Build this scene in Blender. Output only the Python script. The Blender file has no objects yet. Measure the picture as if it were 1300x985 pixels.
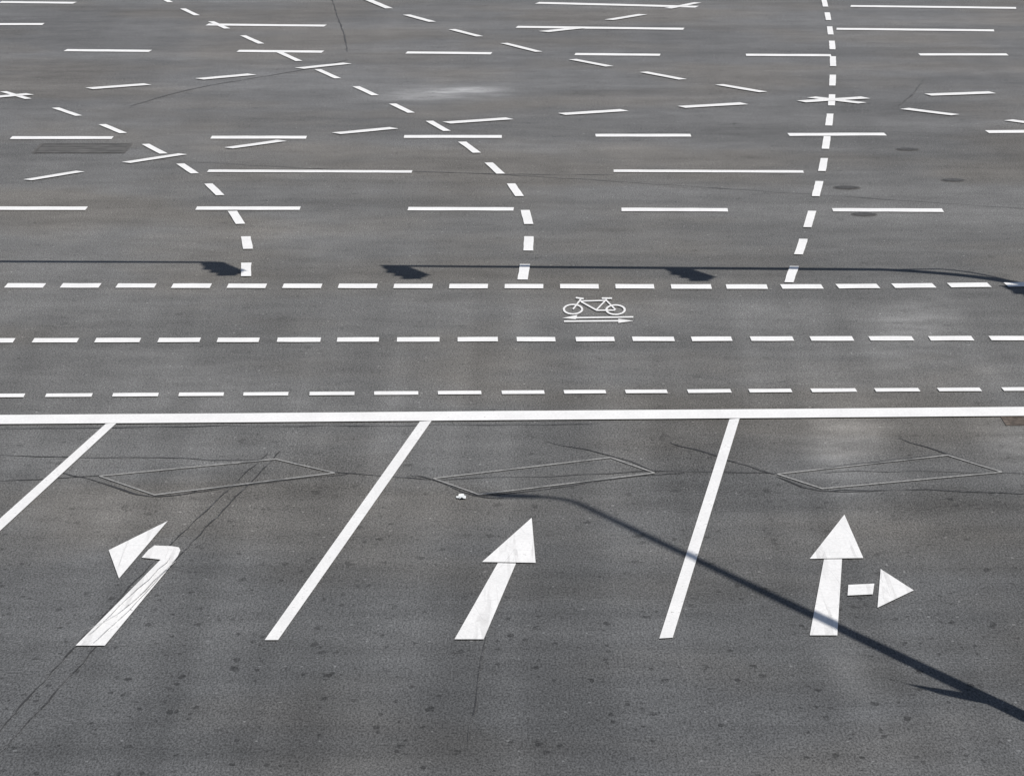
import bpy, bmesh, math, random
from mathutils import Vector, Matrix
random.seed(7)
scene = bpy.context.scene
COL = scene.collection

# ------------------------------------------------------------------ camera
F = 4737.0; CX, CY = 650.0, 492.5
H = 8.0
TH = math.atan((CY + 454.0) / F)
cam_d = bpy.data.cameras.new("camera"); cam = bpy.data.objects.new("camera", cam_d)
COL.objects.link(cam); scene.camera = cam
cam.location = (0, 0, H); cam.rotation_euler = (math.pi/2 - TH, 0, 0)
cam_d.sensor_width = 36; cam_d.lens = F * 36 / 1300.0
cam_d.clip_start = 0.5; cam_d.clip_end = 5000

def S(u, v, z=0.0):
    """photogrammetric survey: true road-plane position of a measured point"""
    a = (u - CX) / F; b = (CY - v) / F
    d = Vector((a, math.cos(TH) + b * math.sin(TH), -math.sin(TH) + b * math.cos(TH)))
    t = (H - z) / -d.z
    return Vector((a * t, d.y * t, z))

# ------------------------------------------------------------------ materials
class NT:
    def __init__(s, name):
        s.m = bpy.data.materials.new(name); s.m.use_nodes = True
        s.t = s.m.node_tree; s.b = s.t.nodes["Principled BSDF"]
        s.pos = s.t.nodes.new("ShaderNodeNewGeometry").outputs["Position"]
    def L(s, a, b): s.t.links.new(a, b)
    def inp(s, sock, v):
        if hasattr(v, "is_linked"): s.L(v, sock)
        else: sock.default_value = v
    def mapping(s, scale=(1,1,1), rot=0, loc=(0,0,0)):
        n = s.t.nodes.new("ShaderNodeMapping"); s.L(s.pos, n.inputs[0])
        n.inputs["Scale"].default_value = scale; n.inputs["Rotation"].default_value = (0,0,rot)
        n.inputs["Location"].default_value = loc
        return n.outputs[0]
    def noise(s, vec, scale, detail=2, rough=.5, dist=0):
        n = s.t.nodes.new("ShaderNodeTexNoise"); s.L(vec, n.inputs["Vector"])
        n.noise_dimensions = '2D'
        n.inputs["Scale"].default_value = scale; n.inputs["Detail"].default_value = detail
        n.inputs["Roughness"].default_value = rough; n.inputs["Distortion"].default_value = dist
        return n.outputs[0]
    def vor(s, vec, scale, feat='F1'):
        n = s.t.nodes.new("ShaderNodeTexVoronoi"); n.feature = feat; n.voronoi_dimensions = '2D'; s.L(vec, n.inputs["Vector"])
        n.inputs["Scale"].default_value = scale; return n
    def rng(s, v, a, b, c, d, smooth=False):
        n = s.t.nodes.new("ShaderNodeMapRange"); s.inp(n.inputs[0], v)
        if smooth: n.interpolation_type = 'SMOOTHSTEP'
        for i, k in enumerate((a, b, c, d)): n.inputs[i+1].default_value = k
        return n.outputs[0]
    def math(s, op, a, b=0.0):
        n = s.t.nodes.new("ShaderNodeMath"); n.operation = op
        s.inp(n.inputs[0], a); s.inp(n.inputs[1], b); return n.outputs[0]
    def mix(s, f, a, b, mode='MIX'):
        n = s.t.nodes.new("ShaderNodeMix"); n.data_type = 'RGBA'; n.blend_type = mode
        s.inp(n.inputs[0], f); s.inp(n.inputs[6], a); s.inp(n.inputs[7], b); return n.outputs[2]
    def grey(s, v):
        n = s.t.nodes.new("ShaderNodeCombineColor")
        for i in range(3): s.L(v, n.inputs[i])
        return n.outputs[0]
    def blob(s, c, r, rot=0):
        n = s.t.nodes.new("ShaderNodeVectorMath"); n.operation = 'SUBTRACT'
        s.L(s.pos, n.inputs[0]); n.inputs[1].default_value = (c[0], c[1], 0)
        m = s.t.nodes.new("ShaderNodeMapping"); m.vector_type = 'TEXTURE'; s.L(n.outputs[0], m.inputs[0])
        m.inputs["Rotation"].default_value = (0,0,rot); m.inputs["Scale"].default_value = (r[0], r[1], 1000)
        l = s.t.nodes.new("ShaderNodeVectorMath"); l.operation = 'LENGTH'; s.L(m.outputs[0], l.inputs[0])
        return s.rng(l.outputs["Value"], 1.0, 0.0, 0.0, 1.0, True)

def rgba(r, g=None, b=None):
    if g is None: g = b = r
    return (r, g, b, 1)

def asphalt():
    s = NT("asphalt"); b = s.b
    sep = s.t.nodes.new("ShaderNodeSeparateXYZ"); s.L(s.pos, sep.inputs[0])
    warp = s.noise(s.pos, .35, 3)
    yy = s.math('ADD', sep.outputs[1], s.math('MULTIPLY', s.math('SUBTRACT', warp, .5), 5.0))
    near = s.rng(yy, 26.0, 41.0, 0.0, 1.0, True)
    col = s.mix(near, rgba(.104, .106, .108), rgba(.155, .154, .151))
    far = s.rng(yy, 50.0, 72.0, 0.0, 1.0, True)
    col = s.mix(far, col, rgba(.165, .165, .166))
    big = s.noise(s.mapping((.35, 1, 1)), .28, 5, .55)
    f = s.rng(big, .32, .68, .86, 1.14)
    warm = s.noise(s.mapping((.6, .6, 1), loc=(7, 1, 0)), .35, 3, .5)
    col = s.mix(s.rng(warm, .45, .65, 0.0, .6), col, s.mix(1.0, col, rgba(1.08, 1.01, .92), 'MULTIPLY'))
    mid = s.noise(s.mapping((.7, 1, 1), loc=(3, 5, 0)), 2.2, 4, .6)
    f = s.math('MULTIPLY', f, s.rng(mid, .3, .7, .91, 1.09))
    # wheel tracks along the lanes, fading out in the junction
    tr = s.noise(s.mapping((1.5, .05, 1), rot=math.radians(7.3)), 1.0, 3, .5)
    lanes = s.rng(sep.outputs[1], 38.0, 52.0, 1.0, .25, True)
    f = s.math('MULTIPLY', f, s.math('ADD', 1.0, s.math('MULTIPLY', lanes, s.rng(tr, .35, .65, -.12, .12))))
    # crossing traffic polish, running across the view
    tx = s.noise(s.mapping((.06, .9, 1), loc=(1, 3, 0)), 1.0, 3, .5)
    f = s.math('MULTIPLY', f, s.rng(tx, .35, .65, .94, 1.06))
    # aggregate grain
    g1 = s.noise(s.mapping((1, .36, 1)), 62, 2, .8)
    g2 = s.noise(s.mapping((1, .45, 1), loc=(9, 2, 0)), 22, 2, .6)
    f = s.math('MULTIPLY', f, s.rng(g1, .30, .70, .50, 1.52))
    f = s.math('MULTIPLY', f, s.rng(g2, .3, .7, .92, 1.08))
    # pale soft-edged patches
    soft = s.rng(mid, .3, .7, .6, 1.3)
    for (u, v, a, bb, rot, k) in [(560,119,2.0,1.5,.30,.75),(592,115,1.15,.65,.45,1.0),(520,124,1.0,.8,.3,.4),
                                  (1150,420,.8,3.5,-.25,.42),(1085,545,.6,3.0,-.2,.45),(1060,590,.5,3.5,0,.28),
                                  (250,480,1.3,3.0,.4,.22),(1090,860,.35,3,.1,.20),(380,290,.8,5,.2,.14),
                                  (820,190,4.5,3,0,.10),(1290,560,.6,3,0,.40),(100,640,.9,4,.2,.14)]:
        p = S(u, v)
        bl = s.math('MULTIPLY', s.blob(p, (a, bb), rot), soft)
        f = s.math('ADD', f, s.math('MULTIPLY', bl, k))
    # darker relaid areas and stains
    for (u, v, a, bb, rot, k) in [(120,95,3.2,5,.1,.22),(60,190,2.6,2.5,0,.18),(880,600,1.3,3.5,0,.22),(1180,150,2.2,7,.2,.12),
                                  (380,600,1.2,2.5,0,.16),(1160,640,1.5,2.0,0,.14),(30,30,4,8,0,.14),(730,560,1.0,1.5,0,.14)]:
        p = S(u, v)
        f = s.math('SUBTRACT', f, s.math('MULTIPLY', s.blob(p, (a, bb), rot), k))
    # oil and gum spots
    for sc, lo, am, dk in [(2.3, .50, .22, .50), (5.0, .48, .32, .54), (9.0, .64, .55, .60)]:
        v = s.vor(s.mapping((1, .5, 1), loc=(sc, 0, 0)), sc)
        wob = s.math('ADD', v.outputs["Distance"], s.math('MULTIPLY', s.math('SUBTRACT', g2, .5), .18))
        sc2 = s.t.nodes.new("ShaderNodeSeparateColor"); s.L(v.outputs["Color"], sc2.inputs[0])
        thr = s.math('MULTIPLY', s.math('SUBTRACT', sc2.outputs[0], lo), am)
        df = s.math('SUBTRACT', wob, thr)
        region = s.rng(mid, .47, .56, 1.0, 0.0)
        m = s.math('MULTIPLY', s.rng(df, -.005, .012, 1.0, 0.0), s.math('MULTIPLY', region, s.rng(near, 0, 1, 1, .30)))
        f = s.math('MULTIPLY', f, s.math('SUBTRACT', 1.0, s.math('MULTIPLY', m, 1-dk)))
    # light stone chips
    v = s.vor(s.mapping((1, .6, 1), loc=(4, 4, 0)), 6.5)
    sc2 = s.t.nodes.new("ShaderNodeSeparateColor"); s.L(v.outputs["Color"], sc2.inputs[0])
    df = s.math('SUBTRACT', v.outputs["Distance"], s.math('MULTIPLY', s.math('SUBTRACT', sc2.outputs[1], .80), .45))
    f = s.math('ADD', f, s.math('MULTIPLY', s.rng(df, -.01, .01, 1.0, 0.0), .9))
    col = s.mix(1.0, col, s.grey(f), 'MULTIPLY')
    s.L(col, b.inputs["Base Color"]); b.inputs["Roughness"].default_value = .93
    b.inputs["Specular IOR Level"].default_value = .2
    return s.m

def paint(name, bright=.80, wear=.60, scuff=0.0):
    s = NT(name); b = s.b
    d = s.noise(s.mapping((1, .5, 1)), 3.0, 4, .65)
    v = s.rng(d, .3, .7, bright*.94, bright*1.03)
    g = s.noise(s.mapping((1, .5, 1)), 38, 2, .7)
    v = s.math('MULTIPLY', v, s.rng(g, .3, .7, .94, 1.05))
    col = s.mix(1.0, rgba(1, .99, .975), s.grey(v), 'MULTIPLY')
    wn = s.noise(s.mapping((1, .6, 1), loc=(2, 8, 0)), 22, 4, .75)
    wb = s.math('ADD', wn, s.math('MULTIPLY', s.math('SUBTRACT', d, .5), .35))
    wf = s.rng(wb, wear, wear+.08, 0.0, .75)
    col = s.mix(wf, col, rgba(.18, .175, .17))
    if scuff:
        t = s.noise(s.mapping((9, .35, 1), rot=math.radians(24)), 1.3, 4, .6, .6)
        sf = s.math('MULTIPLY', s.rng(t, .54, .61, 0.0, scuff), s.rng(d, .4, .6, .3, 1.0))
        col = s.mix(sf, col, rgba(.45, .44, .43))
        c = s.vor(s.mapping((1.0, .5, 1)), 3.2, 'DISTANCE_TO_EDGE')
        col = s.mix(s.rng(c.outputs["Distance"], 0, .010, .35, 0.0), col, rgba(.28))
    s.L(col, b.inputs["Base Color"]); b.inputs["Roughness"].default_value = .75
    b.inputs["Specular IOR Level"].default_value = .3
    return s.m

def plain(name, c, rough=.6, metal=0, nscale=8, var=.2):
    s = NT(name); b = s.b
    n = s.noise(s.pos, nscale, 4, .6)
    col = s.mix(1.0, rgba(*c), s.grey(s.rng(n, .3, .7, 1-var, 1+var)), 'MULTIPLY')
    s.L(col, b.inputs["Base Color"]); b.inputs["Roughness"].default_value = rough
    b.inputs["Metallic"].default_value = metal
    return s.m

def seam_mat(name, c, lo, hi, to=(.130, .130, .132)):
    s = NT(name); b = s.b
    n = s.noise(s.pos, 2.0, 5, .7)
    col = s.mix(s.rng(n, lo, hi, 0, 1), rgba(*c), rgba(*to))
    g = s.noise(s.pos, 30, 2, .7)
    col = s.mix(1.0, col, s.grey(s.rng(g, .3, .7, .7, 1.3)), 'MULTIPLY')
    s.L(col, b.inputs["Base Color"]); b.inputs["Roughness"].default_value = .85
    b.inputs["Specular IOR Level"].default_value = .2
    return s.m

def paving():
    s = NT("concrete_paving"); b = s.b
    br = s.t.nodes.new("ShaderNodeTexBrick"); s.L(s.pos, br.inputs["Vector"])
    br.inputs["Scale"].default_value = 1.0; br.inputs["Brick Width"].default_value = .3; br.inputs["Row Height"].default_value = .3
    br.inputs["Mortar Size"].default_value = .008; br.offset = .5
    br.inputs["Color1"].default_value = rgba(.27, .26, .25); br.inputs["Color2"].default_value = rgba(.33, .32, .30)
    br.inputs["Mortar"].default_value = rgba(.12, .115, .11)
    n = s.noise(s.pos, 1.5, 5, .6)
    s.L(s.mix(1.0, br.outputs[0], s.grey(s.rng(n, .3, .7, .8, 1.1)), 'MULTIPLY'), b.inputs["Base Color"])
    b.inputs["Roughness"].default_value = .9
    return s.m

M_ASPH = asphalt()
M_PAINT = paint("white_road_paint", .90, .71)
M_WORN = paint("worn_white_road_paint", .87, .66)
M_ARROW = paint("scuffed_white_road_paint", .89, .70, .38)
M_TAR = seam_mat("bitumen_seam", (.052, .052, .054), .48, .64)
M_TARF = seam_mat("faded_bitumen_seam", (.100, .100, .102), .42, .60, (.150, .150, .150))
M_FAR = seam_mat("weathered_bitumen_seam", (.080, .080, .083), .50, .70, (.150, .150, .152))
M_SAW = seam_mat("pale_saw_cut", (.34, .335, .325), .52, .70, (.17, .17, .168))
M_IRON = plain("cast_iron", (.090, .088, .086), .8, .0, 20, .3)
M_RUST = plain("rusty_iron", (.13, .105, .087), .85, .0, 15, .4)
M_FRAME = plain("dull_iron_frame", (.115, .110, .104), .85, .0, 15, .3)
M_COVER = plain("worn_cover_plate", (.122, .118, .113), .85, .0, 4, .25)
M_STEEL = plain("galvanised_steel", (.35, .36, .37), .5, .6, 6, .1)
M_BLACK = plain("dark_plastic", (.02, .022, .02), .5)
M_PAVE = paving()
M_KERB = plain("granite_kerb", (.32, .31, .30), .9, 0, 25, .25)
M_SOIL = plain("dry_grass_ground", (.075, .08, .045), 1, 0, .8, .4)
M_PAPER = plain("paper", (.7, .72, .72), .8, 0, 30, .15)
M_RED = plain("red_lens", (.25, .01, .01), .2); M_AMB = plain("amber_lens", (.3, .12, .01), .2); M_GRN = plain("green_lens", (.01, .15, .07), .2)
M_GLASS = plain("lamp_glass", (.6, .6, .58), .25)
M_WHITE = plain("white_enamel", (.7, .7, .7), .5)

# ------------------------------------------------------------------ mesh helpers
def new_obj(name, verts, faces, mat, parent=None, label=None, cat=None, group=None, kind=None, smooth=False):
    c = Vector((0, 0, 0))
    if parent is None and kind is None:
        xs = [v[0] for v in verts]; ys = [v[1] for v in verts]; zs = [v[2] for v in verts]
        c = Vector(((min(xs)+max(xs))/2, (min(ys)+max(ys))/2, min(zs)))
    elif parent is not None:
        c = Vector(parent["o"]) if "o" in parent else parent.location.copy()
    me = bpy.data.meshes.new(name)
    me.from_pydata([tuple(Vector(v) - c) for v in verts], [], faces)
    me.materials.append(mat); me.update()
    if smooth:
        for p in me.polygons: p.use_smooth = True
    ob = bpy.data.objects.new(name, me); COL.objects.link(ob)
    if parent is None: ob.location = c
    else: ob.parent = parent
    if label: ob["label"] = label
    if cat: ob["category"] = cat
    if group: ob["group"] = group
    if kind: ob["kind"] = kind
    return ob

def poly(name, polys, z, mat, dz=0.0, **k):
    """one or more flat polygons (measured points) in one marking"""
    V, Fc = [], []
    for n, p in enumerate(polys):
        i0 = len(V)
        q = [S(u, v, z+dz*n) for u, v in p]
        area = sum(q[i].x*q[(i+1) % len(q)].y - q[(i+1) % len(q)].x*q[i].y for i in range(len(q)))
        if area < 0: q.reverse()
        V += q; Fc.append(list(range(i0, i0+len(q))))
    return new_obj(name, V, Fc, mat, **k)

def wquad(name, a, b, w, mat, **k):
    d = (b - a).normalized(); n = Vector((-d.y, d.x, 0)) * w / 2
    N = max(2, int((b-a).length/.25)); V = []; Fc = []
    nn = n.normalized(); js = .03*w
    for i in range(N+1):
        p = a.lerp(b, i/N); j1 = random.uniform(-js, js); j2 = random.uniform(-js, js)
        V += [p - n + nn*j1, p + n + nn*j2]
        if i: m = 2*i; Fc.append([m-2, m, m+1, m-1])
    return new_obj(name, V, Fc, mat, **k)

def strip(name, pts, w, z, mat, **k):
    P = [S(u, v, z) for u, v in pts]; Q = []
    for i in range(len(P)-1):
        p0 = P[max(i-1, 0)]; p1 = P[i]; p2 = P[i+1]; p3 = P[min(i+2, len(P)-1)]
        n = max(3, int((p2-p1).length/.25))
        for j in range(n):
            t = j/n
            q = .5*((2*p1)+(p2-p0)*t+(2*p0-5*p1+4*p2-p3)*t*t+(3*p1-p0-3*p2+p3)*t**3)
            q += Vector((random.uniform(-.01, .01), random.uniform(-.04, .04), 0)); q.z = z; Q.append(q)
    Q.append(P[-1]); V = []; Fc = []
    for i, q in enumerate(Q):
        d = (Q[min(i+1, len(Q)-1)] - Q[max(i-1, 0)]).normalized(); n = Vector((-d.y, d.x, 0))*w/2*random.uniform(.4, 1.3)
        if i == 0 or i == len(Q)-1: n *= .3
        V += [q-n, q+n]
        if i: m = 2*i; Fc.append([m-2, m, m+1, m-1])
    return new_obj(name, V, Fc, mat, **k)

def tube(name, pts, rad, mat, parent, seg=14):
    V, Fc = [], []
    for i, p in enumerate(pts):
        p = Vector(p); d = (Vector(pts[min(i+1, len(pts)-1)]) - Vector(pts[max(i-1, 0)])).normalized()
        up = Vector((0, 1, 0)) if abs(d.y) < .9 else Vector((0, 0, 1))
        a = d.cross(up).normalized(); b = d.cross(a)
        for j in range(seg):
            t = 2*math.pi*j/seg; V.append(p + (a*math.cos(t)+b*math.sin(t))*rad[i])
        if i:
            for j in range(seg):
                k = (i-1)*seg
                Fc.append([k+j, k+(j+1) % seg, k+seg+(j+1) % seg, k+seg+j])
    Fc.append(list(range(seg))[::-1]); Fc.append(list(range(len(V)-seg, len(V))))
    return new_obj(name, V, Fc, mat, parent=parent, smooth=True)

def box(name, c, s, mat, parent=None, bev=.0, **k):
    bm = bmesh.new(); bmesh.ops.create_cube(bm, size=1)
    for v in bm.verts: v.co = Vector((v.co.x*s[0], v.co.y*s[1], v.co.z*s[2])) + Vector(c)
    if bev: bmesh.ops.bevel(bm, geom=bm.edges[:], offset=bev, segments=2, affect='EDGES')
    V = [v.co.copy() for v in bm.verts]; bm.verts.index_update()
    Fc = [[v.index for v in f.verts] for f in bm.faces]; bm.free()
    return new_obj(name, V, Fc, mat, parent=parent, **k)

def empty(name, loc, label, cat, group=None):
    e = bpy.data.objects.new(name, None); COL.objects.link(e); e.location = loc; e.empty_display_size = .3
    e["label"] = label; e["category"] = cat; e["o"] = tuple(loc)
    if group: e["group"] = group
    return e

# ------------------------------------------------------------------ setting
Z_ROAD, Z_SEAM, Z_LOOP, Z_ROW, Z_CUR, Z_THIN, Z_TOP = .004, .008, .013, .017, .020, .023, .026
def slab(name, pts, z0, z1, mat, kind="structure"):
    n = len(pts)
    V = [Vector((x, y, z0)) for x, y in pts] + [Vector((x, y, z1)) for x, y in pts]
    Fc = [list(range(n, 2*n))] + [[i, (i+1) % n, n+(i+1) % n, n+i] for i in range(n)]
    return new_obj(name, V, Fc, mat, kind=kind)
G = 1500
new_obj("ground", [(-G,-G,0),(G,-G,0),(G,G,0),(-G,G,0)], [[0,1,2,3]], M_SOIL, kind="structure")
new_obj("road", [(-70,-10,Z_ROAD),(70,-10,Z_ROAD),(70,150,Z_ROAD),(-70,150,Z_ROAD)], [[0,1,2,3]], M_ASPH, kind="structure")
def island(pts):
    slab("kerb", pts, .0, .12, M_KERB)
    inner = []
    for i, p in enumerate(pts):
        a = Vector(pts[i-1]); b = Vector(p); c = Vector(pts[(i+1) % len(pts)])
        d1 = (b-a).normalized(); d2 = (c-b).normalized()
        n1 = Vector((-d1.y, d1.x)); n2 = Vector((-d2.y, d2.x)); m = (n1+n2).normalized()
        q = b + m * .14 / max(.3, m.dot(n1)); inner.append((q.x, q.y))
    slab("pavement", inner, .121, .126, M_PAVE)
island([(4.25,20),(60,20),(60,49),(12,48.6),(9.2,48.0),(7.9,46.9),(7.5,45.5),(7.5,38.6),(6.3,37.9),(5.75,36.9)])
island([(-12.5,38.6),(-8.0,38.6),(-7.4,39.2),(-7.4,45.6),(-8.0,46.4),(-12.5,46.4)])

# ------------------------------------------------------------------ lane lines, stop line
g = "solid lane lines before the stop line"
for p in ([(134,538),(149,536),(-150,812),(-172,812)], [(533,535),(548,534),(353,812),(336,812)], [(926,532),(939,531),(854,809),(837,810)]):
    poly("lane_line", [p], Z_ROW, M_WORN, label="solid white lane line painted on dark asphalt", cat="road marking", group=g)
poly("stop_line", [[(-130,527.5),(300,524.5),(650,521.5),(1000,519),(1318,516.2),(1318,527.5),(1000,530.2),(650,533),(300,536),(-130,539)]],
     Z_CUR, M_PAINT, label="broad white stop line across the traffic lanes", cat="stop line")

# ------------------------------------------------------------------ arrows
ga = "direction arrows in the lanes"
poly("turn_arrow", [[(213,661),(138,698),(151,734)],
                    [(96,819),(133,819),(217,718),(225,707),(229,698),(227,694.5),(218,693),(196,692),(188,698),(180,707.5),(204,710)]],
     Z_ROW, M_ARROW, label="hooked white turn arrow painted on asphalt, scuffed by tyres", cat="road arrow", group=ga)
poly("straight_arrow", [[(675,657),(612,713),(680,714)], [(632,714.3),(655,714.8),(614,811),(577,811)]],
     Z_ROW, M_ARROW, label="white straight ahead arrow painted in a lane", cat="road arrow", group=ga)
poly("branched_arrow", [[(1072,653),(1028,709),(1096,708)], [(1046,709.6),(1069,709.4),(1063,806),(1028,806)],
                    [(1077,742),(1110,740.5),(1108,754),(1076,755.5)], [(1118,722),(1160,749),(1114,771)]],
     Z_ROW, M_ARROW, label="white straight ahead arrow with a small sideways branch arrow", cat="road arrow", group=ga)

# ------------------------------------------------------------------ dashed crossing edges
def dash_row(xs, yf, hpx, mat, label, group):
    for a, b in xs:
        ya, yb = yf(a), yf(b); ym = (ya+yb)/2
        w = S(a, ym-hpx/2).y - S(a, ym+hpx/2).y
        wquad("marking_dash", S(a+1, ya, Z_ROW), S(b-1, yb, Z_ROW), w, mat, label=label, cat="road marking", group=group)
r1 = [(499+70.35*i, 499+70.35*i+51) for i in range(-8, 5)] + [(851,904),(921,975),(991,1045),(1062,1116),(1133,1187),(1204,1257),(1276,1330)]
dash_row(r1, lambda x: 362.3+1.6*max(0, min(1, x/1000)) - max(0, x-1020)*.010, 5.6, M_PAINT,
         "broad white dash edging the bicycle crossing", "dashes of the bicycle crossing edge, far side")
r2 = [(-38,19),(41,100),(120,179),(200,255),(275,330),(351,408),(427,482),(503,559),(580,633),(655,706),(730,781),(802,857),(877,930),(952,1008),(1028,1084),(1103,1160),(1179,1236),(1256,1312)]
dash_row(r2, lambda x: 432-2.8*x/1300, 5.6, M_PAINT, "broad white dash between bicycle and pedestrian crossing", "dashes of the bicycle crossing edge, near side")
r3 = [(-27,32),(57,118),(142,202),(226,285),(308,367),(392,451),(474,532),(555,612),(636,692),(715,770),(793,848),(872,929),(950,1006),(1029,1088),(1110,1168),(1190,1246),(1272,1330)]
dash_row(r3, lambda x: 502-8.3*x/1300, 4.4, M_PAINT, "narrow white dash edging the pedestrian crossing", "dashes of the pedestrian crossing edge")

# ------------------------------------------------------------------ long lines across the junction
rows = [(0,3,95,4),(682,4,885,9),(1080,8,1290,10.5),(-60,31,55,31),(263,31.5,413,33),(656,34.5,868,37),(1062,37,1262,39),
 (83,64,191,65),(302,65,410,66),(516,67,624,68),(730,69,838,70),(947,70,1055,70.5),(1167,69.5,1279,69.5),
 (14,175,143,175),(268,174.5,389,174.5),(513,173.5,637,173.5),(756,172,877,172),(1001,171,1124,170.5),(1253,167.5,1370,166.5),
 (264,217,523,218),(779,217,1020,218),
 (-22,264.5,110,264.5),(249,264.5,381,264.5),(518,265,652,265.5),(789,266,924,266.5),(1057,266.5,1197,267)]
for a, b, c, d in rows:
    ym = (b+d)/2; hp = 2.2 + 2.1*ym/265
    if ym in (217.5,): hp *= .8
    w = S(a, ym-hp/2).y - S(a, ym+hp/2).y
    wquad("lane_line", S(a, b, Z_ROW), S(c, d, Z_ROW), w, M_WORN if 200 < ym < 230 else M_PAINT,
          label="straight white guide line crossing the junction", cat="road marking", group="guide lines across the junction")

thin = [(35,228.5,102,217.5),(160,206.5,232,195.5),(290,188,358,178.5),(427,169.5,500,162.5),(567,156,647,150.5),(713,145,793,140),(865,136,945,131.5),(1017,129,1099,124),(1178,120.5,1260,117.5),
 (113,112.5,187,107),(253,100.5,320,94.5),(380,87,441,80.5),(690,40.5,737,35.5),(773,25.5,816,18.5),(848,11,886,3.5),
 (458,-4,494,11),(516,19,549,28),(574,37.5,609,46.5),(640,55,684,66),(727,75.5,774,84.5),(817,91.5,867,101),(913,107.5,969,117),(1030,123.5,1095,131),(1148,138,1213,146),(1280,152.5,1345,161),
 (-20,124.5,38,119.5)]
for i, (a, b, c, d) in enumerate(thin):
    zq = Z_THIN + (.0015 if i == 25 or i == 7 else 0)
    P, Q = S(a, b, zq), S(c, d, zq)
    ym = (b+d)/2; hp = 2.2+1.3*ym/230
    w = (S(a, ym-hp/2).y - S(a, ym+hp/2).y)
    dd = (Q-P).normalized(); w *= max(abs(dd.x), .42)
    wquad("curved_guide_dash", P, Q, w, M_WORN, label="narrow white dash of a curved turning line", cat="road marking", group="narrow dashes of the turning lines")

def curve_dashes(C, frac, w, zz):
    P = [S(u, v, zz) for u, v in C]
    for i, p in enumerate(P):
        t = (P[min(i+1, len(P)-1)] - P[max(i-1, 0)]); L = t.length/(2 if 0 < i < len(P)-1 else 1); t.normalize()
        h = L*frac/2
        wquad("broad_guide_dash", p-t*h, p+t*h, w, M_PAINT, label="broad white dash of a curved turning line", cat="road marking", group="broad dashes of the turning lines")
curve_dashes([(-48,103),(20,121),(85,142),(143,163.5),(196,189),(238,214),(272,240.5),(300,276),(313.5,308),(312.5,342)], .48, .13, Z_CUR)
curve_dashes([(208,-1),(241,15.5),(278,32),(320,50.5),(367,72),(416,94),(464,115.5),(510,137.5),(556,160),(596,187),(628,213.5),(654,241),(669,275.5),(671,309),(665,345)], .52, .13, Z_CUR)
curve_dashes([(1043,-13),(1047,4),(1051,21),(1054,39),(1056.5,57.5),(1057.5,78),(1057,102),(1056,127),(1053,152),(1049,181),(1045,209),(1038,239.5),(1028,278),(1017,313),(1005,348)], .56, .118, Z_CUR)

# ------------------------------------------------------------------ bicycle symbol and double arrow
def stroke(a, b, w):
    a = Vector(a); b = Vector(b); d = (b-a).normalized(); n = Vector((-d.y, d.x))*w/2
    return [tuple(a-n), tuple(b-n), tuple(b+n), tuple(a+n)]
polys = []
for cx, cy in ((727.5, 392.6), (781.5, 393.2)):
    N = 24
    for i in range(N):
        a0, a1 = 2*math.pi*i/N, 2*math.pi*(i+1)/N
        f = lambda a, r, q: (cx+r*math.cos(a), cy+q*math.sin(a))
        polys.append([f(a0,13,6.9), f(a1,13,6.9), f(a1,10.3,5.1), f(a0,10.3,5.1)])
for a, b, w in [((727.5,392.6),(738,379),1.9),((737,382.3),(768,381.5),1.6),((737.5,382.8),(757,393.6),1.9),((757,393.6),(770,380),1.8),((781.5,393.2),(769,380.5),1.8),((757,394),(781,393.8),1.6),
     ((764,378.6),(777,378.6),2.0),((731,378),(741,379.2),1.9)]:
    polys.append(stroke(a, b, w))
poly("bicycle_symbol", polys, Z_ROW, M_WORN, dz=.00008, label="white bicycle pictogram painted on the cycle crossing", cat="bicycle marking")
gb = "thin arrows under the bicycle pictogram"
poly("direction_arrow", [[(731,402.4),(804,401.4),(804,403.3),(731,404.4)], [(714,403.8),(733,399.8),(731,405.2)]], Z_ROW, M_WORN, dz=.0005,
     label="thin white arrow below the bicycle pictogram", cat="road arrow", group=gb)
poly("direction_arrow", [[(716,406.8),(788,406.3),(788,408.3),(716,408.8)], [(804,407.4),(785,404.6),(785,410)]], Z_ROW, M_WORN, dz=.0005,
     label="thin white arrow below the bicycle pictogram", cat="road arrow", group=gb)

# ------------------------------------------------------------------ sealing seams, a painted shadow line and loops
zz = Z_SEAM
def seam(pts, w=.035, mat=M_TAR, z=None):
    global zz
    if z is None: zz += .00015; z = zz
    return strip("seam_or_shadow", pts, w, z, mat, label="dark bitumen seam sealed into the asphalt", cat="tar seam", group="sealed cracks in the asphalt")
seam([(-40,577),(120,580),(270,583),(350,584),(430,600),(548,609)], .034)
seam([(548,609),(700,604),(850,598),(985,601)], .026)
seam([(1043,600),(1130,598),(1330,601)], .02, M_TARF)
seam([(70,598),(110,607),(193,630),(250,623)], .034)
seam([(-10,612),(92,605),(205,597),(260,592)], .030)
seam([(193,631),(300,618),(432,602),(452,601)], .022)
seam([(520,602),(548,609),(606,630),(640,632)], .034)
seam([(606,630),(720,617),(834,602),(870,600)], .022)
seam([(690,560),(776,578),(836,600)], .024)
seam([(850,562),(905,577),(984,602)], .030)
seam([(984,604),(1043,623),(1130,622)], .026)
seam([(1043,623),(1180,622),(1330,627)], .024)
seam([(1140,556),(1205,576),(1275,601)], .024)
seam([(984,601),(1100,588),(1205,575)], .02, M_TARF)
seam([(356,572),(290,640),(200,735),(60,890),(-10,965)], .014, M_TAR)
seam([(340,574),(270,640),(180,728),(30,892),(-40,965)], .014, M_TAR)
M_SCUFF = seam_mat("tyre_scuff", (.42, .41, .40), .45, .60, (.78, .77, .75))
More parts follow.
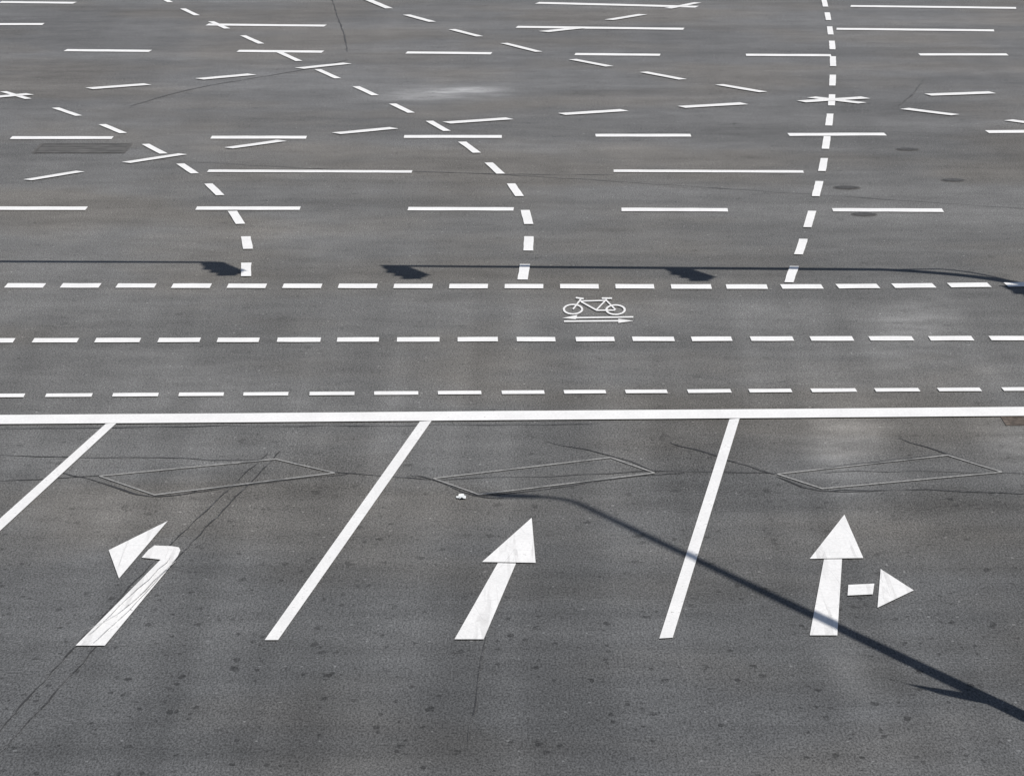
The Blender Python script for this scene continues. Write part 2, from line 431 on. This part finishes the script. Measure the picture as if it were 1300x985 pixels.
for k, pts in enumerate([[(226,706),(185,752),(118,816)], [(218,706),(165,757),(112,806)], [(222,712),(150,778),(104,800)]]):
    strip("tyre_scuff", pts, .009, Z_TOP+.0004*k, M_SCUFF, label="thin grey tyre scuff on white paint", cat="tyre mark", group="tyre scuffs on the turn arrow")
seam([(420,-8),(428,20),(437,45),(441,66)], .03, M_FAR)
seam([(441,76),(390,88),(330,98),(240,114),(165,135)], .035, M_TARF)
seam([(160,200),(400,214),(640,222),(900,238),(1320,266)], .024, M_TARF)
seam([(523,217),(640,221),(779,222)], .026, M_FAR)
seam([(1140,135),(1160,118),(1172,102)], .03, M_TARF)
seam([(616,810),(609,850),(600,905),(594,940)], .012, M_TAR)  # faint thin shadow painted as a dark strip, not sealant
seam([(-10,545),(200,541),(480,540),(760,538)], .022, M_TAR)

def loop(pts):
    poly("induction_loop", [stroke(pts[i], pts[(i+1) % 4], 1.35) for i in range(4)], Z_LOOP, M_SAW, dz=.0004,
         label="pale diamond shaped detector loop cut into the asphalt", cat="induction loop", group="vehicle detector loops")
loop([(550,607),(775,580.5),(831,600),(608,627.5)])
loop([(987,601.5),(1203,577.5),(1272,599),(1044,620)])
loop([(126,604),(350,582.5),(425,600),(196,628)])

# ------------------------------------------------------------------ covers, gully, litter
def manhole(u, v, r, lab):
    c = S(u, v, .006)
    e = empty("manhole_cover", c, lab, "manhole cover", "round iron covers in the road")
    N = 32; V = []; Fc = []
    for k, rr, z in ((0, r, .002), (1, r*.86, .006)):
        for i in range(N): t = 2*math.pi*i/N; V.append(c+Vector((rr*math.cos(t), rr*math.sin(t), z)))
    Fc = [[i, (i+1) % N, N+(i+1) % N, N+i] for i in range(N)]
    new_obj("frame", V, Fc, M_FRAME, parent=e)
    V = [c+Vector((0, 0, .004))]+[c+Vector((r*.84*math.cos(2*math.pi*i/N), r*.84*math.sin(2*math.pi*i/N), .003)) for i in range(N)]
    Fc = [[0, 1+i, 1+(i+1) % N] for i in range(N)]
    for q in range(-3, 4):
        y = q*r*.22; hw = math.sqrt(max(0, (r*.78)**2-y*y)); n0 = len(V)
        V += [c+Vector((-hw, y-.02, .009)), c+Vector((hw, y-.02, .009)), c+Vector((hw, y+.02, .009)), c+Vector((-hw, y+.02, .009))]
        Fc.append([n0, n0+1, n0+2, n0+3])
    new_obj("lid", V, Fc, M_IRON, parent=e)
lab = "round iron manhole cover set in grey asphalt"
manhole(1097,272.5,.19,lab); manhole(1075,238.5,.21,lab); manhole(1152,190,.20,lab); manhole(1210,229,.19,lab)

def grate(name, a, b, lab, cat, nbar, mats):
    c = (a+b)/2; e = empty(name, Vector((c.x, c.y, .006)), lab, cat)
    d = abs(b.y-a.y); t = .05
    V = []; Fc = []
    def q(x0, y0, x1, y1, z):
        n = len(V); V.extend([Vector((x0,y0,z)),Vector((x1,y0,z)),Vector((x1,y1,z)),Vector((x0,y1,z))]); Fc.append([n,n+1,n+2,n+3])
    y0, y1 = min(a.y,b.y), max(a.y,b.y)
    q(a.x,y0,b.x,y0+t,.012); q(a.x,y1-t,b.x,y1,.012); q(a.x,y0+t,a.x+t,y1-t,.012); q(b.x-t,y0+t,b.x,y1-t,.012)
    new_obj("frame", V, Fc, mats[0], parent=e)
    V = []; Fc = []
    q(a.x+t,y0+t,b.x-t,y1-t,.008)
    for i in range(nbar):
        yy = y0+t+(d-2*t)*(i+.5)/nbar; bw = (d-2*t)/nbar*.28
        q(a.x+t+.01, yy-bw, b.x-t-.01, yy+bw, .011)
    new_obj("grid", V, Fc, mats[1], parent=e)
a = S(40,195.5); b = S(168,183)
grate("service_cover", Vector((a.x,a.y,0)), Vector((b.x,b.y,0)), "rectangular grey service cover set flush in dark asphalt", "service cover", 5, (M_FRAME, M_COVER))
a = S(1277,541); t = S(1277,529.5)
grate("drain_grate", Vector((a.x,a.y,0)), Vector((a.x+.42,t.y,0)), "rusty iron drain grate at the end of the stop line", "drain grate", 5, (M_RUST, M_RUST))

c = S(586,632,.01); V = []; Fc = []
for j in range(5):
    for i in range(6):
        V.append(c+Vector(((i-2.5)*.018+random.uniform(-.007,.007), (j-2)*.035+random.uniform(-.01,.01), .006+random.uniform(0,.02))))
for j in range(4):
    for i in range(5):
        if (i, j) in ((0,0),(4,3),(0,3)): continue
        k = j*6+i; Fc.append([k,k+1,k+7,k+6])
new_obj("paper_scrap", V, Fc, M_PAPER, label="small crumpled white paper scrap lying on asphalt", cat="litter")

# ------------------------------------------------------------------ sun and sky
P1 = S(1272,896); P2 = S(738,641)
dirv = (P2-P1); dirv.z = 0; dirv.normalize()
ELEV = 48.0; k = 1/math.tan(math.radians(ELEV)); sh = dirv*k     # shadow travel per metre of height
sun_d = bpy.data.lights.new("sun", 'SUN'); sun = bpy.data.objects.new("sun", sun_d); COL.objects.link(sun)
sun.rotation_euler = Vector((sh.x, sh.y, -1)).to_track_quat('-Z', 'Y').to_euler()
sun.location = (10, -10, 30)
sun_d.energy = 4.2; sun_d.angle = math.radians(.53); sun_d.color = (1, .965, .915)
w = bpy.data.worlds.new("World"); scene.world = w; w.use_nodes = True
bg = w.node_tree.nodes["Background"]; sk = w.node_tree.nodes.new("ShaderNodeTexSky"); sk.sky_type = 'NISHITA'
sk.sun_disc = False; sk.sun_elevation = math.radians(ELEV); sk.sun_rotation = math.atan2(-sh.x, -sh.y)
w.node_tree.links.new(sk.outputs[0], bg.inputs[0]); bg.inputs[1].default_value = .06

def above(u, v, z):   # point at height z whose shadow falls on the surveyed road point
    p = S(u, v) - sh*z; p.z = z; return p
def inplane(u, v, y): # point in the upright plane at y whose shadow falls on the surveyed road point
    p = S(u, v); z = (p.y-y)/sh.y; p = p - sh*z; p.z = z; return p

# ------------------------------------------------------------------ street lamp
HL = 10.8
top = above(722,633.5,HL); bb = above(738,641,HL); base = Vector((bb.x, bb.y, .126))
lamp = empty("street_lamp", base, "tall galvanised street lamp with curved arm beside the road", "street lamp")
zt = HL+.02
tube("pole", [base, base+Vector((0,0,1.2)), base+Vector((0,0,1.25)), Vector((base.x,base.y,zt))], [.11,.11,.09,.05], M_STEEL, lamp)
tip = above(690,631.0,HL+.3)
arm = []
for i in range(9):
    t = i/8; p0 = Vector((base.x,base.y,zt)); p1 = Vector((base.x,base.y,HL+.28)); p2 = tip
    arm.append((1-t)**2*p0+2*t*(1-t)*p1+t*t*p2)
tube("arm", arm, [.05-.012*i/8 for i in range(9)], M_STEEL, lamp)
end = above(606,627.5,HL+.3)
d = (end-tip); hp = [tip + d*t for t in (0,.06,.3,.7,.94,1)]
tube("lamp_head", hp, [.04,.055,.08,.07,.04,.015], M_STEEL, lamp)
gl = tip.lerp(end,.5); box("lamp_glass", gl-Vector((0,0,.065)), (.34,.12,.05), M_GLASS, lamp, .015)
yb = base.y-.11
Q = [inplane(u, v, yb) for u, v in [(1149,868),(1205,876.5),(1252,884),(1270,893),(1252,894),(1225,888.5),(1195,882)]]
n = len(Q); V = Q + [v+Vector((0,.012,0)) for v in Q]
new_obj("direction_sign", V, [list(range(n)), list(range(n,2*n))[::-1]]+[[i,(i+1)%n,n+(i+1)%n,n+i] for i in range(n)], M_WHITE, parent=lamp)

# ------------------------------------------------------------------ signal masts
def signal(parent, p):
    """three-lamp head facing the waiting traffic; p = top centre"""
    hh = .88
    root = box("traffic_signal", p+Vector((0,-.09,-hh/2)), (.27,.18,hh), M_BLACK, parent, .012)
    root["o"] = parent["o"]
    V = []; w2, h2 = .17, hh/2+.05; cz = p.z-hh/2; y = p.y+.012
    for x, z in [(-w2,-h2),(w2,-h2),(w2,h2),(-w2,h2)]:
        V.append(Vector((p.x+x, y, cz+z)))
    V += [v+Vector((0,.01,0)) for v in V]
    new_obj("backplate", V, [list(range(4)), list(range(4,8))[::-1]]+[[i,(i+1)%4,4+(i+1)%4,4+i] for i in range(4)], M_BLACK, parent=root)
    for i, m in enumerate((M_RED, M_AMB, M_GRN)):
        c = Vector((p.x, p.y-.185, p.z-.15-.29*i)); V = [c+Vector((0,-.02,0))]
        for j in range(20): t = 2*math.pi*j/20; V.append(c+Vector((.09*math.cos(t),0,.09*math.sin(t))))
        Fc = [[0,1+(j+1)%20,1+j] for j in range(20)]
        new_obj("lens", V, Fc, m, parent=root)
        V = []; Fc = []
        for j in range(13):
            t = math.radians(-20+220*j/12)
            for yy in (0,-.38+.14*abs(j-6)/6): V.append(c+Vector((.125*math.cos(t), yy, .12*math.sin(t)+.10*yy*-.3)))
            if j: q = 2*j; Fc.append([q-2,q-1,q+1,q])
        new_obj("visor", V, Fc, M_BLACK, parent=root)
HA = 5.8
pole_ref = above(1308,363,4.9); base = Vector((pole_ref.x, pole_ref.y, .126))
gm = "traffic signal masts"
m1 = empty("traffic_signal_mast", base, "grey cantilever mast carrying traffic signals over the lanes", "traffic signal mast", gm)
tube("pole", [base, base+Vector((0,0,.3)), Vector((base.x,base.y,4.5))], [.16,.15,.12], M_STEEL, m1)
a0 = above(489,338,HA); a1 = above(1120,342.7,HA)
p0 = Vector((base.x,base.y,4.5)); p1 = Vector((base.x,base.y,HA+.12)); arm = [p0]
NB = 16
for i in range(1,NB+1):
    t = i/NB; arm.append((1-t)**2*p0+2*t*(1-t)*p1+t*t*a1)
arm += [a1.lerp(a0, t) for t in (.25,.5,.75,1)]
tube("arm", arm, [.12]+[.12-.04*i/NB for i in range(1,NB+1)]+[.08,.075,.065,.055], M_STEEL, m1)
s0 = Vector((base.x-.02, base.y, 4.9)); s1 = above(1190,342,HA+.22)
rod = [(1-t)**2*s0+2*t*(1-t)*Vector((base.x-.05,base.y,HA+.55))+t*t*s1 for t in [i/10 for i in range(11)]]
rod.append(above(1120,342.7,HA+.05))
tube("stay_rod", rod, [.03]*len(rod), M_STEEL, m1)
for u, v in ((499,336.5),(856,339)):
    signal(m1, above(u,v,HA)+Vector((0,-.09,0)))
q = inplane(1287,364,base.y-.02)
signal(m1, q)
box("bracket", ((q.x+base.x)/2, base.y-.02, q.z-.5), (abs(base.x-q.x),.05,.05), M_STEEL, m1)
a0 = above(274,333.5,HA); a1 = above(-330,331,HA)
base = Vector((a1.x-.6, a1.y, .126))
m2 = empty("traffic_signal_mast", base, "grey cantilever mast carrying a single traffic signal", "traffic signal mast", gm)
tube("pole", [base, base+Vector((0,0,.3)), Vector((base.x,base.y,4.9))], [.14,.13,.11], M_STEEL, m2)
p0 = Vector((base.x,base.y,4.9)); p1 = Vector((base.x+.05,base.y,HA)); arm = [p0]
for i in range(1,11):
    t = i/10; arm.append((1-t)**2*p0+2*t*(1-t)*p1+t*t*a1)
arm += [a1.lerp(a0, t) for t in (.33,.66,1)]
tube("arm", arm, [.11]+[.11-.03*i/10 for i in range(1,11)]+[.07,.06,.05], M_STEEL, m2)
signal(m2, above(269,332.5,HA)+Vector((0,-.09,0)))
for o in bpy.data.objects:
    if "o" in o: del o["o"]

scene.view_settings.view_transform = 'Standard'; scene.view_settings.look = 'None'; scene.view_settings.exposure = 0
